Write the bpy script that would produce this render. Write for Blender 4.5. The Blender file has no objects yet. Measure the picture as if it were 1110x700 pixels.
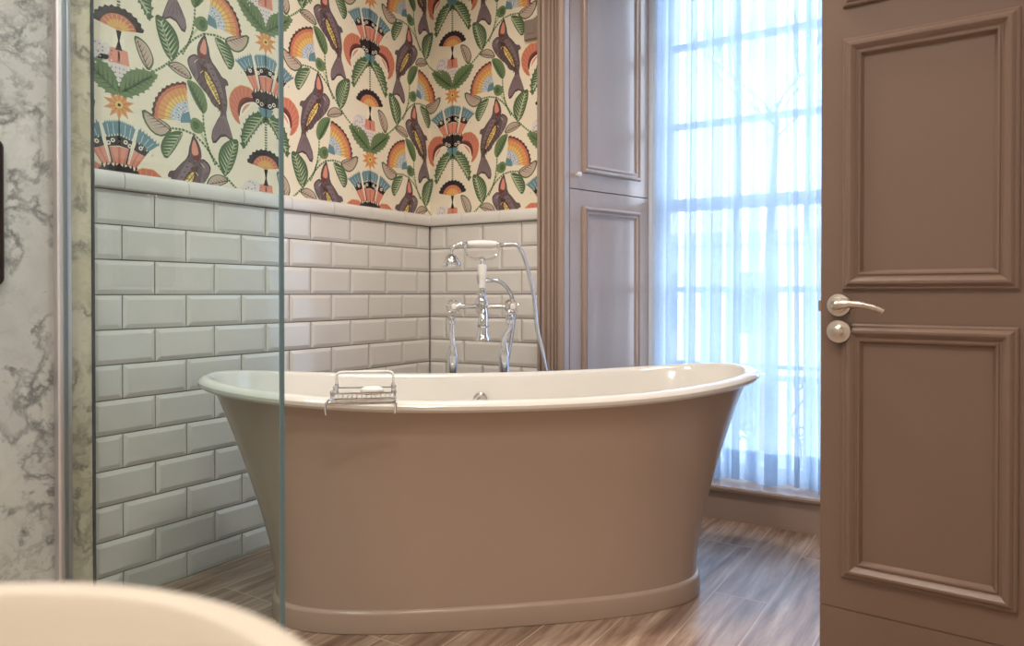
import bpy, math, random
from mathutils import Vector, Matrix
random.seed(7)
C = bpy.context.scene.collection
PI = math.pi

# ------------------------------------------------------------------ helpers
class MB:
    def __init__(s): s.v=[]; s.f=[]; s.m=[]; s.sm=[]
    def add(s, vs, fs, m=0, smooth=False):
        o=len(s.v); s.v += [tuple(v) for v in vs]
        for f in fs: s.f.append([i+o for i in f]); s.m.append(m); s.sm.append(smooth)
    def box(s, x0,x1,y0,y1,z0,z1, m=0):
        v=[(x,y,z) for z in (z0,z1) for y in (y0,y1) for x in (x0,x1)]
        s.add(v,[(0,2,3,1),(4,5,7,6),(0,1,5,4),(2,6,7,3),(0,4,6,2),(1,3,7,5)],m)
    def prism(s, poly, z0, z1, m=0):       # poly counter-clockwise in xy
        n=len(poly); v=[(x,y,z0) for x,y in poly]+[(x,y,z1) for x,y in poly]
        f=[list(range(n))[::-1], list(range(n,2*n))]+[(i,(i+1)%n,(i+1)%n+n,i+n) for i in range(n)]
        s.add(v,f,m)
    def loops(s, L, m=0, smooth=True, close=True, cap0=False, cap1=False):
        n=len(L[0]); v=[p for l in L for p in l]; f=[]
        r=n if close else n-1
        for k in range(len(L)-1):
            for i in range(r):
                j=(i+1)%n; f.append((k*n+i,k*n+j,(k+1)*n+j,(k+1)*n+i))
        if cap0: f.append(list(range(n))[::-1])
        if cap1: f.append([(len(L)-1)*n+i for i in range(n)])
        s.add(v,f,m,smooth)
    def tube(s, pts, r, n=10, m=0, cap=True):
        pts=[Vector(p) for p in pts]; R=r if isinstance(r,(list,tuple)) else [r]*len(pts)
        T=[]
        for i in range(len(pts)):
            a=pts[max(i-1,0)]; b=pts[min(i+1,len(pts)-1)]; T.append((b-a).normalized())
        up=Vector((0,0,1)) if abs(T[0].z)<.9 else Vector((1,0,0))
        N=(up-T[0]*up.dot(T[0])).normalized(); L=[]
        for p,t,rr in zip(pts,T,R):
            N=(N-t*N.dot(t)).normalized(); B=t.cross(N)
            L.append([p+(N*math.cos(a)+B*math.sin(a))*rr for a in [2*PI*k/n for k in range(n)]])
        s.loops(L,m,True,True,cap,cap)
    def lathe(s, prof, org=(0,0,0), axis=(0,0,1), n=20, m=0):   # prof: (radius, height)
        ax=Vector(axis).normalized(); o=Vector(org)
        up=Vector((0,0,1)) if abs(ax.z)<.9 else Vector((1,0,0))
        N=(up-ax*up.dot(ax)).normalized(); B=ax.cross(N)
        L=[[o+ax*h+(N*math.cos(a)+B*math.sin(a))*max(r,1e-4) for a in [2*PI*k/n for k in range(n)]] for r,h in prof]
        s.loops(L,m,True,True,True,True)
    def build(s, name, mats, parent=None, angle=35):
        me=bpy.data.meshes.new(name); me.from_pydata(s.v,[],s.f)
        for i,p in enumerate(me.polygons): p.material_index=s.m[i]; p.use_smooth=s.sm[i]
        if not isinstance(mats,(list,tuple)): mats=[mats]
        for m in mats: me.materials.append(m)
        me.validate(); me.update()
        if any(s.sm):
            try: me.set_sharp_from_angle(angle=math.radians(angle))
            except Exception: pass
        o=bpy.data.objects.new(name,me); C.objects.link(o)
        if parent: o.parent=parent; o.matrix_parent_inverse=parent.matrix_basis.inverted()
        return o

def tag(o,label=None,cat=None,group=None,kind=None):
    if label: o['label']=label
    if cat: o['category']=cat
    if group: o['group']=group
    if kind: o['kind']=kind
    return o
def empty(name,loc=(0,0,0),rz=0):
    o=bpy.data.objects.new(name,None); C.objects.link(o); o.location=loc; o.rotation_euler=(0,0,rz)
    o.empty_display_size=.05
    return o
def spline(P,k=8):
    P=[Vector(p) for p in P]; Q=[P[0]*2-P[1]]+P+[P[-1]*2-P[-2]]; out=[]
    for i in range(1,len(Q)-2):
        a,b,c,d=Q[i-1:i+3]
        for j in range(k):
            t=j/k
            out.append(.5*((2*b)+(c-a)*t+(2*a-5*b+4*c-d)*t*t+(3*b-a-3*c+d)*t**3))
    out.append(P[-1]); return out

# ------------------------------------------------------------------ materials
def lin(r,g,b):
    f=lambda c:(c/255/12.92) if c<=10 else ((c/255+.055)/1.055)**2.4
    return (f(r),f(g),f(b),1)
def mat(name,col,rough=.5,metal=0,bump=None,coat=0,spec=.5):
    m=bpy.data.materials.new(name); m.use_nodes=True; nt=m.node_tree; b=nt.nodes['Principled BSDF']
    b.inputs['Base Color'].default_value=col if len(col)==4 else (*col,1)
    b.inputs['Roughness'].default_value=rough; b.inputs['Metallic'].default_value=metal
    b.inputs['Coat Weight'].default_value=coat; b.inputs['Coat Roughness'].default_value=.08
    b.inputs['Specular IOR Level'].default_value=spec
    n=nt.nodes.new('ShaderNodeTexNoise'); tc=nt.nodes.new('ShaderNodeTexCoord')
    nt.links.new(tc.outputs['Object'],n.inputs['Vector'])
    sc,st=bump or (40,.02)
    n.inputs['Scale'].default_value=sc
    bp=nt.nodes.new('ShaderNodeBump'); bp.inputs['Strength'].default_value=st; bp.inputs['Distance'].default_value=.01
    nt.links.new(n.outputs['Fac'],bp.inputs['Height']); nt.links.new(bp.outputs['Normal'],b.inputs['Normal'])
    return m
def N(nt,t,**k):
    n=nt.nodes.new(t)
    for a,v in k.items():
        if a in n.inputs: n.inputs[a].default_value=v
        else: setattr(n,a,v)
    return n
def ramp(nt,stops):
    r=nt.nodes.new('ShaderNodeValToRGB'); e=r.color_ramp.elements
    while len(e)<len(stops): e.new(.5)
    for x,(p,c) in zip(e,stops): x.position=p; x.color=c
    return r

M={}
M['tile']=mat('glazed_tile',(.74,.71,.67),.10,coat=.3,bump=(9,.10))
M['grout']=mat('grey_grout',(.23,.20,.18),.9)
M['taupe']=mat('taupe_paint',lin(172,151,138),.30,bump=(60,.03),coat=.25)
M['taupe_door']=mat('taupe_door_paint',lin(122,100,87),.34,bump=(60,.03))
M['tub_paint']=mat('taupe_bath_paint',lin(172,152,138),.22,bump=(8,.015))
M['enamel']=mat('cream_enamel',(.76,.73,.68),.10,coat=.5,bump=(5,.01))
M['ceramic']=mat('cream_ceramic',(.60,.535,.45),.12,coat=.4,bump=(5,.01))
M['porcelain']=mat('white_porcelain',(.86,.83,.80),.12)
M['chrome']=mat('polished_chrome',(.82,.83,.86),.07,1,bump=(20,.01))
M['satin']=mat('satin_nickel',(.66,.60,.54),.30,1)
M['hose']=mat('hose_metal',(.66,.68,.72),.25,1)
M['plaster']=mat('plaster',(.82,.78,.72),.8,bump=(80,.05))
M['white_paint']=mat('white_paint',(.75,.75,.75),.4)
M['dark_seal']=mat('dark_trim',(.035,.04,.05),.35)
M['alu']=mat('brushed_aluminium',(.80,.79,.82),.45,1)
M['bronze']=mat('dark_bronze',(.035,.022,.022),.35,.5)
M['iron']=mat('black_iron',(.05,.05,.06),.5,.4)
M['facade']=mat('pale_facade',(.62,.60,.56),.85,bump=(6,.2))
M['leaf_green']=mat('tree_leaves',(.09,.16,.05),.7)
M['bark']=mat('tree_bark',(.10,.07,.05),.9)
M['plate']=mat('grey_plate',(.28,.22,.18),.5)
M['latch']=mat('latch_metal',(.4,.33,.27),.35,1)
M['far_glass']=mat('far_glass',(.10,.13,.17),.1)
M['road']=mat('street_paving',(.30,.30,.30),.9)

def marble(name='veined_marble',c0=(.47,.50,.48,1),c1=(.62,.65,.62,1)):
    m=bpy.data.materials.new(name); m.use_nodes=True; nt=m.node_tree; L=nt.links; b=nt.nodes['Principled BSDF']
    tc=N(nt,'ShaderNodeTexCoord'); mp=N(nt,'ShaderNodeMapping'); mp.inputs['Rotation'].default_value=(.7,0,0)
    L.new(tc.outputs['Object'],mp.inputs['Vector'])
    n1=N(nt,'ShaderNodeTexNoise',Scale=3.6,Detail=9.0,Roughness=.60,Distortion=.25); L.new(mp.outputs[0],n1.inputs['Vector'])
    n2=N(nt,'ShaderNodeTexNoise',Scale=9.0,Detail=9.0,Roughness=.68,Distortion=.2); L.new(mp.outputs[0],n2.inputs['Vector'])
    def vein(n,w):
        a=N(nt,'ShaderNodeMath',operation='SUBTRACT'); a.inputs[1].default_value=.5; L.new(n.outputs['Fac'],a.inputs[0])
        c=N(nt,'ShaderNodeMath',operation='ABSOLUTE'); L.new(a.outputs[0],c.inputs[0])
        r=ramp(nt,[(0,(1,1,1,1)),(w,(0,0,0,1))]); L.new(c.outputs[0],r.inputs[0]); return r
    v1=vein(n1,.032); v2=vein(n2,.045)
    n3=N(nt,'ShaderNodeTexNoise',Scale=2.4,Detail=3.0); L.new(tc.outputs['Object'],n3.inputs['Vector'])
    r3=ramp(nt,[(.42,(0,0,0,1)),(.62,(1,1,1,1))]); L.new(n3.outputs['Fac'],r3.inputs[0])
    mu=N(nt,'ShaderNodeMath',operation='MULTIPLY'); L.new(v2.outputs[0],mu.inputs[0]); L.new(r3.outputs[0],mu.inputs[1])
    mm=N(nt,'ShaderNodeMath',operation='MULTIPLY'); mm.inputs[1].default_value=.6; L.new(mu.outputs[0],mm.inputs[0])
    mx=N(nt,'ShaderNodeMath',operation='MAXIMUM'); L.new(v1.outputs[0],mx.inputs[0]); L.new(mm.outputs[0],mx.inputs[1])
    n4=N(nt,'ShaderNodeTexNoise',Scale=16.0,Detail=5.0); L.new(tc.outputs['Object'],n4.inputs['Vector'])
    r4=ramp(nt,[(.3,(.15,.15,.15,1)),(.6,(1,1,1,1))]); L.new(n4.outputs['Fac'],r4.inputs[0])
    m4=N(nt,'ShaderNodeMath',operation='MULTIPLY'); L.new(mx.outputs[0],m4.inputs[0]); L.new(r4.outputs[0],m4.inputs[1])
    m5=N(nt,'ShaderNodeMath',operation='MULTIPLY'); m5.inputs[1].default_value=.75; L.new(m4.outputs[0],m5.inputs[0])
    base=ramp(nt,[(.35,c0),(.65,c1)]); L.new(n1.outputs['Fac'],base.inputs[0])
    mix=N(nt,'ShaderNodeMix',data_type='RGBA'); L.new(m5.outputs[0],mix.inputs['Factor']); L.new(base.outputs[0],mix.inputs[6]); mix.inputs[7].default_value=(.08,.08,.085,1)
    L.new(mix.outputs[2],b.inputs['Base Color']); b.inputs['Roughness'].default_value=.18
    return m
M['marble']=marble()
M['marble_cream_tone']=marble('marble_cream_tone',(.66,.55,.38,1),(.86,.76,.58,1))

def wood():
    m=bpy.data.materials.new('wood_effect_planks'); m.use_nodes=True; nt=m.node_tree; L=nt.links; b=nt.nodes['Principled BSDF']
    tc=N(nt,'ShaderNodeTexCoord'); sp=N(nt,'ShaderNodeSeparateXYZ'); L.new(tc.outputs['Object'],sp.inputs[0])
    cx=N(nt,'ShaderNodeCombineXYZ'); L.new(sp.outputs['Y'],cx.inputs[0])
    a=N(nt,'ShaderNodeMath',operation='SUBTRACT'); a.inputs[1].default_value=.016; L.new(sp.outputs['X'],a.inputs[0]); L.new(a.outputs[0],cx.inputs[1])
    br=N(nt,'ShaderNodeTexBrick'); L.new(cx.outputs[0],br.inputs['Vector'])
    br.offset=.37; br.offset_frequency=3
    br.inputs['Color1'].default_value=(0,0,0,1); br.inputs['Color2'].default_value=(1,1,1,1); br.inputs['Mortar'].default_value=(.5,.5,.5,1)
    br.inputs['Scale'].default_value=1; br.inputs['Mortar Size'].default_value=.0022; br.inputs['Mortar Smooth'].default_value=.1
    br.inputs['Brick Width'].default_value=1.2; br.inputs['Row Height'].default_value=.157
    # grain stretched along the plank, shifted per plank
    mp=N(nt,'ShaderNodeMapping'); mp.inputs['Scale'].default_value=(30,2.4,1); L.new(tc.outputs['Object'],mp.inputs['Vector'])
    rgb=N(nt,'ShaderNodeSeparateColor'); L.new(br.outputs['Color'],rgb.inputs[0])
    w=N(nt,'ShaderNodeMath',operation='MULTIPLY'); w.inputs[1].default_value=40; L.new(rgb.outputs[0],w.inputs[0])
    n=N(nt,'ShaderNodeTexNoise',noise_dimensions='4D',Scale=1.0,Detail=9.0,Roughness=.68,Distortion=.6); L.new(mp.outputs[0],n.inputs['Vector']); L.new(w.outputs[0],n.inputs['W'])
    mp2=N(nt,'ShaderNodeMapping'); mp2.inputs['Scale'].default_value=(9,1.6,1); L.new(tc.outputs['Object'],mp2.inputs['Vector'])
    n2=N(nt,'ShaderNodeTexNoise',noise_dimensions='4D',Scale=1.0,Detail=4.0,Roughness=.6,Distortion=1.2); L.new(mp2.outputs[0],n2.inputs['Vector']); L.new(w.outputs[0],n2.inputs['W'])
    r=ramp(nt,[(.30,lin(118,94,78)),(.45,lin(148,123,106)),(.56,lin(174,151,133)),(.72,lin(204,186,168))]); L.new(n.outputs['Fac'],r.inputs[0])
    r2=ramp(nt,[(.32,(.72,.70,.68,1)),(.55,(1,1,1,1)),(.75,(1.2,1.2,1.2,1))]); L.new(n2.outputs['Fac'],r2.inputs[0])
    mul=N(nt,'ShaderNodeMix',data_type='RGBA',blend_type='MULTIPLY'); mul.inputs['Factor'].default_value=1; L.new(r.outputs[0],mul.inputs[6]); L.new(r2.outputs[0],mul.inputs[7])
    mg=N(nt,'ShaderNodeMix',data_type='RGBA'); L.new(br.outputs['Fac'],mg.inputs['Factor']); L.new(mul.outputs[2],mg.inputs[6]); mg.inputs[7].default_value=lin(186,164,146)
    L.new(mg.outputs[2],b.inputs['Base Color'])
    b.inputs['Roughness'].default_value=.27
    bp=N(nt,'ShaderNodeBump',Strength=.12,Distance=.004); L.new(n.outputs['Fac'],bp.inputs['Height']); L.new(bp.outputs[0],b.inputs['Normal'])
    return m
M['wood']=wood()

def pane(name,tint,refl=1.5):
    m=bpy.data.materials.new(name); m.use_nodes=True; nt=m.node_tree; L=nt.links
    for n in list(nt.nodes): nt.nodes.remove(n)
    o=N(nt,'ShaderNodeOutputMaterial'); t=N(nt,'ShaderNodeBsdfTransparent'); t.inputs[0].default_value=tint
    g=N(nt,'ShaderNodeBsdfGlossy'); g.inputs['Roughness'].default_value=.0; g.inputs[0].default_value=(1,1,1,1)
    f=N(nt,'ShaderNodeFresnel'); ge=N(nt,'ShaderNodeNewGeometry'); mr=N(nt,'ShaderNodeMapRange')
    mr.inputs['To Min'].default_value=refl; mr.inputs['To Max'].default_value=1/refl
    L.new(ge.outputs['Backfacing'],mr.inputs['Value']); L.new(mr.outputs[0],f.inputs[0])   # same ordinary reflection on both faces of the sheet
    mx=N(nt,'ShaderNodeMixShader'); L.new(f.outputs[0],mx.inputs[0]); L.new(t.outputs[0],mx.inputs[1]); L.new(g.outputs[0],mx.inputs[2]); L.new(mx.outputs[0],o.inputs[0])
    return m
M['pane']=pane('window_glass',(.97,.98,.99,1),1.25)
M['shower_glass']=pane('tinted_shower_glass',(.85,.915,.92,1),1.3)
M['glass_edge']=mat('glass_edge',(.15,.24,.27),.15)
def curtain_mat():
    m=bpy.data.materials.new('sheer_voile'); m.use_nodes=True; nt=m.node_tree; L=nt.links
    for n in list(nt.nodes): nt.nodes.remove(n)
    o=N(nt,'ShaderNodeOutputMaterial'); t=N(nt,'ShaderNodeBsdfTransparent'); t.inputs[0].default_value=(.97,.985,1,1)
    d=N(nt,'ShaderNodeBsdfDiffuse'); d.inputs[0].default_value=(.74,.82,.90,1)
    r=N(nt,'ShaderNodeBsdfTranslucent'); r.inputs[0].default_value=(.62,.71,.80,1)
    # fine weave
    tc=N(nt,'ShaderNodeTexCoord'); n=N(nt,'ShaderNodeTexNoise',Scale=60.0,Detail=2.0); L.new(tc.outputs['Object'],n.inputs['Vector'])
    rr=ramp(nt,[(0,(.54,.54,.54,1)),(1,(.62,.62,.62,1))]); L.new(n.outputs['Fac'],rr.inputs[0])
    m1=N(nt,'ShaderNodeMixShader'); m1.inputs[0].default_value=.7; L.new(d.outputs[0],m1.inputs[1]); L.new(r.outputs[0],m1.inputs[2])
    m2=N(nt,'ShaderNodeMixShader'); L.new(rr.outputs[0],m2.inputs[0]); L.new(t.outputs[0],m2.inputs[1]); L.new(m1.outputs[0],m2.inputs[2]); L.new(m2.outputs[0],o.inputs[0])
    return m
M['voile']=curtain_mat()
def emit(name,col,s):
    m=bpy.data.materials.new(name); m.use_nodes=True; nt=m.node_tree
    b=nt.nodes['Principled BSDF']; b.inputs['Emission Color'].default_value=(*col,1); b.inputs['Emission Strength'].default_value=s
    return m
LIGHTS=[(1.05,-.95,58),(.55,-2.3,46),(1.7,-2.2,44),(2.5,-1.9,16),(1.2,-3.3,40)]
SKY=3.5
EXPO=1.2
# ------------------------------------------------------------------ setting
H=2.75
f=MB(); f.box(0,3.0,-3.9,.62,-.12,0); fl=f.build('floor',M['wood']); tag(fl,'wood-effect plank floor in brown and grey, laid towards the window','floor',kind='structure')
f=MB(); f.box(-.1,3.1,-4.0,.62,H,H+.1); tag(f.build('ceiling',M['plaster']),'plain ceiling above the bathroom','ceiling',kind='structure')

# left wall (x=0) with tiles, ledge and wallpaper
f=MB(); f.box(-.1,0,-4.0,0,-.12,H); WL=f.build('wall_left',M['grout']); tag(WL,'left wall of bevelled white tiles below patterned wallpaper','wall',kind='structure')
f=MB()
f.prism([(-.1,0),(.675,0),(.815,.49),(.83,.49),(.83,.62),(-.1,.62)],-.12,H)
f.prism([(2.045,0),(2.36,0),(2.36,.62),(1.89,.62),(1.89,.49),(1.905,.49)],-.12,H)
f.prism([(.675,0),(2.045,0),(1.89,.62),(.83,.62)],2.52,H)
WB=f.build('wall_back',M['grout']); tag(WB,'back wall of white tiles and wallpaper beside the window','wall',kind='structure')
f=MB(); f.prism([(2.26,-.85),(3.0,-.85),(3.0,-4.0),(3.1,-4.0),(3.1,-.75),(2.36,-.75),(2.36,0),(2.26,0)],-.12,H)
tag(f.build('wall_right',M['plaster']),'plastered right wall behind the taupe door','wall',kind='structure')
f=MB(); f.box(0,3.0,-4.0,-3.9,0,H); tag(f.build('wall_front',M['plaster']),'plastered wall behind the viewer','wall',kind='structure')

TL=lambda s,z,d:(d,-s,z)         # left wall: s runs from the corner towards the viewer
TB=lambda s,z,d:(s,-d,z)         # back wall: s runs from the corner to the window
def tiles(T,s_end,first,pitch,flip,name,parent,hook):
    f=MB(); g=.0018
    for k in range(12):
        z1=1.18-.1*k; z0=max(z1-.1,.0)
        s=(first[k%2])-pitch; cuts=[]
        while s<s_end: cuts.append(s); s+=pitch
        cuts.append(s)
        for a,b in zip(cuts[:-1],cuts[1:]):
            a=max(a,.006); b=min(b,s_end)
            if b-a<.012: continue
            a+=g; b-=g; c0=z0+g; c1=z1-g; i=min(.013,(b-a)*.4); e=[random.uniform(-.0006,.0006) for _ in range(4)]
            hi=.0085; lo=.0045
            O=[(a,c0),(b,c0),(b,c1),(a,c1)]; I=[(a+i,c0+i),(b-i,c0+i),(b-i,c1-i),(a+i,c1-i)]
            v=[T(p,q,.0005) for p,q in O]+[T(p,q,lo) for p,q in O]+[T(p,q,hi+e[j]) for j,(p,q) in enumerate(I)]
            fs=[(j,(j+1)%4,4+(j+1)%4,4+j) for j in range(4)]+[(4+j,4+(j+1)%4,8+(j+1)%4,8+j) for j in range(4)]+[(8,9,10,11)]
            if flip: fs=[x[::-1] for x in fs]
            f.add(v,fs)
    return f.build('tiling',M['tile'],parent)
tiles(TL,1.500,(.092,.192),.2035,False,'tiling',WL,0)
tiles(TB,.574,(.096,.194),.1955,False,'tiling',WB,0)
def ledge(T,s_end,first,pitch,parent):
    f=MB(); prof=[(.0,1.182),(.014,1.182),(.020,1.186),(.0225,1.196),(.0225,1.212),(.019,1.224),(.012,1.231),(.003,1.2335),(0,1.2335)]
    s=first-pitch; 
    while s<s_end:
        a=max(s,0)+.001; b=min(s+pitch,s_end)-.001
        if b-a>.01:
            f.loops([[T(a,z,d) for d,z in prof],[T(b,z,d) for d,z in prof]],0,True,True,True,True)
        s+=pitch
    return f.build('ledge_tiles',M['tile'],parent)
ledge(TL,1.500,.192,.2035,WL); ledge(TB,.574,.194,.1955,WB)

# --------------------------------------------------------------- wallpaper
S={
 'crown_c':[(-0.002,0.141),(0.03,0.134),(0.047,0.126),(0.036,0.09),(-0.002,0.102)],
 'crown_r':[(0.056,0.128),(0.086,0.113),(0.116,0.091),(0.086,0.067),(0.063,0.085),(0.047,0.088)],
 'band_c':[(-0.002,0.102),(0.038,0.09),(0.032,0.064),(-0.002,0.071)],
 'band_r':[(0.047,0.088),(0.066,0.086),(0.086,0.067),(0.075,0.051),(0.051,0.06),(0.038,0.067)],
 'pink_c':[(-0.002,0.068),(0.03,0.064),(0.016,0.017),(-0.002,0.019)],
 'pink_r':[(0.038,0.066),(0.075,0.05),(0.049,0.013),(0.021,0.017)],
 'body':[(-0.002,0.023),(0.012,0.008),(0.026,0.016),(0.035,0.006),(0.058,-0.001),(0.051,-0.02),(0.035,-0.034),(0.016,-0.047),(-0.002,-0.048)],
 'under':[(-0.002,-0.042),(0.032,-0.043),(0.019,-0.069),(-0.002,-0.073)],
 'wing':[(0.032,-0.006),(0.049,0.006),(0.067,0.015),(0.099,0.015),(0.122,-0.001),(0.136,-0.02),(0.142,-0.041),(0.14,-0.063),(0.136,-0.077),(0.127,-0.097),(0.113,-0.112),(0.099,-0.118),(0.106,-0.097),(0.111,-0.075),(0.109,-0.056),(0.102,-0.037),(0.086,-0.022),(0.058,-0.016)],
 'wing_in':[(0.035,-0.016),(0.058,-0.016),(0.086,-0.022),(0.102,-0.037),(0.109,-0.056),(0.111,-0.075),(0.106,-0.095),(0.099,-0.074),(0.09,-0.052),(0.075,-0.038),(0.054,-0.03),(0.035,-0.03)],
 'wing_w':[(0.044,-0.032),(0.067,-0.038),(0.086,-0.052),(0.095,-0.073),(0.086,-0.066),(0.072,-0.052),(0.049,-0.043)],
 'droop':[(0.0,-0.062),(0.03,-0.064),(0.063,-0.083),(0.081,-0.109),(0.093,-0.147),(0.088,-0.191),(0.075,-0.175),(0.06,-0.148),(0.04,-0.122),(0.026,-0.102),(0.004,-0.09)],
 'stem':[(-0.002,-0.086),(-0.002,-0.192)],
 'fan':[(-0.001,-0.25),(-0.001,-0.189),(0.074,-0.233)],
 'neck':[(-0.002,-0.252),(0.008,-0.252),(0.002,-0.282),(0.01,-0.309),(-0.002,-0.308)],
 'salmon':[(-0.0,0.35),(0.025,0.346),(0.03,0.304),(-0.0,0.305)],
 'pale':[(-0.046,0.335),(-0.097,0.344),(-0.046,0.303)],
 'leafN':[(0.045,0.396),(0.064,0.394),(0.086,0.379),(0.099,0.352),(0.099,0.333),(0.085,0.309),(0.064,0.336),(0.053,0.363)],
 'vleaf':[(0.002,0.226),(0.008,0.25),(0.017,0.274),(0.033,0.291),(0.064,0.303),(0.111,0.3),(0.097,0.28),(0.084,0.257),(0.057,0.235),(0.021,0.216)],
 'star':[(-0.0,0.191),(0.046,0.184)],
 'leafA':[(0.112,0.478),(0.134,0.475),(0.155,0.462),(0.171,0.445),(0.18,0.415),(0.173,0.386),(0.158,0.361),(0.137,0.38),(0.122,0.414),(0.112,0.45)],
 'branch':[(0.339,0.477),(0.304,0.479),(0.267,0.472),(0.238,0.451),(0.22,0.433),(0.19,0.395),(0.16,0.36),(0.13,0.331),(0.095,0.304)],
 'brown':[(0.15,0.341),(0.168,0.353),(0.188,0.354),(0.209,0.342),(0.219,0.319),(0.194,0.319),(0.168,0.328)],
 'fish':[(0.271,0.469),(0.28,0.433),(0.286,0.396),(0.318,0.363),(0.329,0.347),(0.345,0.346),(0.353,0.326),(0.338,0.326),(0.344,0.295),(0.348,0.267),(0.341,0.232),(0.357,0.191),(0.371,0.147),(0.332,0.169),(0.298,0.127),(0.288,0.159),(0.309,0.204),(0.325,0.229),(0.318,0.245),(0.293,0.255),(0.282,0.278),(0.253,0.301),(0.224,0.334),(0.21,0.367),(0.216,0.384),(0.237,0.398),(0.246,0.392),(0.242,0.413),(0.251,0.442)],
 'beak':[(0.267,0.46),(0.275,0.431),(0.273,0.404),(0.25,0.409),(0.256,0.438)],
 'throat':[(0.246,0.411),(0.273,0.403),(0.267,0.392),(0.254,0.386),(0.247,0.396)],
 'yellow':[(0.26,0.37),(0.282,0.351),(0.309,0.31),(0.324,0.271),(0.329,0.243),(0.314,0.258),(0.293,0.288),(0.273,0.316),(0.26,0.346)],
 'fingrey':[(0.237,0.396),(0.218,0.383),(0.212,0.363),(0.225,0.334),(0.253,0.303),(0.242,0.337),(0.237,0.368)],
 'tail':[(0.325,0.226),(0.339,0.23),(0.356,0.188),(0.367,0.152),(0.332,0.174),(0.3,0.133),(0.291,0.158),(0.312,0.202)],
 'half':[(0.22,0.184),(0.198,0.297),(0.095,0.177)],
 'bulb':[(0.244,0.17),(0.265,0.167),(0.244,0.149)],
 'leafB':[(0.209,0.306),(0.224,0.308),(0.242,0.303),(0.262,0.286),(0.273,0.258),(0.273,0.237),(0.262,0.221),(0.242,0.239),(0.222,0.273)],
 'stemB':[(0.262,0.224),(0.263,0.187),(0.271,0.137),(0.286,0.095),(0.304,0.06)],
 'fanstem':[(0.253,0.155),(0.275,0.124)],
 'leafC':[(0.304,0.468),(0.325,0.469),(0.35,0.457),(0.366,0.438),(0.373,0.41),(0.357,0.382),(0.336,0.408),(0.318,0.438)],
 'brown2':[(0.343,0.473),(0.357,0.488),(0.385,0.497),(0.422,0.513),(0.418,0.484),(0.395,0.466),(0.367,0.462)],
}
PC={'paper':lin(240,229,206),'dgreen':lin(80,104,70),'lgreen':lin(196,206,166),'pale':lin(226,216,214),'pinkish':lin(198,176,158),'mgreen':lin(112,134,90),'plum':lin(104,86,90),'plum2':lin(132,112,116),
 'brown':lin(92,56,42),'red':lin(206,122,98),'orange':lin(226,164,98),'yellow':lin(232,202,116),'teal':lin(106,142,150),'blue':lin(190,202,214),
 'black':lin(48,36,38),'pink':lin(226,150,128),'cream':lin(246,236,214),'olive':lin(104,104,70),'taupe':lin(170,146,116),'maroon':lin(122,56,48)}
pk=list(PC); PM=[mat('wallpaper_'+k,PC[k],.7,bump=(90,.04)) for k in pk]; PI_={k:i for i,k in enumerate(pk)}
def clip(poly,x0,x1,z0,z1):
    for ax,lim,sg in ((0,x0,1),(0,x1,-1),(1,z0,1),(1,z1,-1)):
        out=[]; n=len(poly)
        for i in range(n):
            p=poly[i]; q=poly[(i+1)%n]; a=(p[ax]-lim)*sg; b=(q[ax]-lim)*sg
            if a>=0: out.append(p)
            if (a>=0)!=(b>=0):
                t=a/(a-b); out.append((p[0]+(q[0]-p[0])*t,p[1]+(q[1]-p[1])*t))
        poly=out
        if len(poly)<3: return []
    return poly
U=[]     # unit motif: (colour, polygon, layer)
def sm(p,k=2):
    for _ in range(k):
        q=[]
        for i in range(len(p)):
            a=p[i]; b=p[(i+1)%len(p)]
            q+= [(a[0]*.75+b[0]*.25,a[1]*.75+b[1]*.25),(a[0]*.25+b[0]*.75,a[1]*.25+b[1]*.75)]
        p=q
    return p
def put(c,p,l=1,mir=True,smooth=1):
    p=sm(p,smooth) if smooth else p
    U.append((c,p,l))
    if mir: U.append((c,[(-x,y) for x,y in p],l))
def shrink(p,s,d=(0,0)):
    cx=sum(a for a,b in p)/len(p); cy=sum(b for a,b in p)/len(p)
    return [(cx+(a-cx)*s+d[0],cy+(b-cy)*s+d[1]) for a,b in p]
def strip(pts,w,c,l,mir=True,dash=0):
    acc=0
    for (a,b) in zip(pts[:-1],pts[1:]):
        L_=math.hypot(b[0]-a[0],b[1]-a[1]); nx,ny=-(b[1]-a[1])/L_*w/2,(b[0]-a[0])/L_*w/2
        if not dash: put(c,[(a[0]+nx,a[1]+ny),(b[0]+nx,b[1]+ny),(b[0]-nx,b[1]-ny),(a[0]-nx,a[1]-ny)],l,mir,0)
        else:
            t=0
            while t<L_:
                e=min(t+dash*.55,L_); f0=t/L_; f1=e/L_
                A=(a[0]+(b[0]-a[0])*f0,a[1]+(b[1]-a[1])*f0); B=(a[0]+(b[0]-a[0])*f1,a[1]+(b[1]-a[1])*f1)
                put(c,[(A[0]+nx,A[1]+ny),(B[0]+nx,B[1]+ny),(B[0]-nx,B[1]-ny),(A[0]-nx,A[1]-ny)],l,mir,0); t+=dash
def hit(poly,o,d):
    best=None
    for i in range(len(poly)):
        a=poly[i]; b=poly[(i+1)%len(poly)]; ex,ey=b[0]-a[0],b[1]-a[1]; den=d[0]*ey-d[1]*ex
        if abs(den)<1e-9: continue
        t=((a[0]-o[0])*ey-(a[1]-o[1])*ex)/den; u=((a[0]-o[0])*d[1]-(a[1]-o[1])*d[0])/den
        if t>1e-5 and 0<=u<=1 and (best is None or t<best): best=t
    return best
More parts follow.
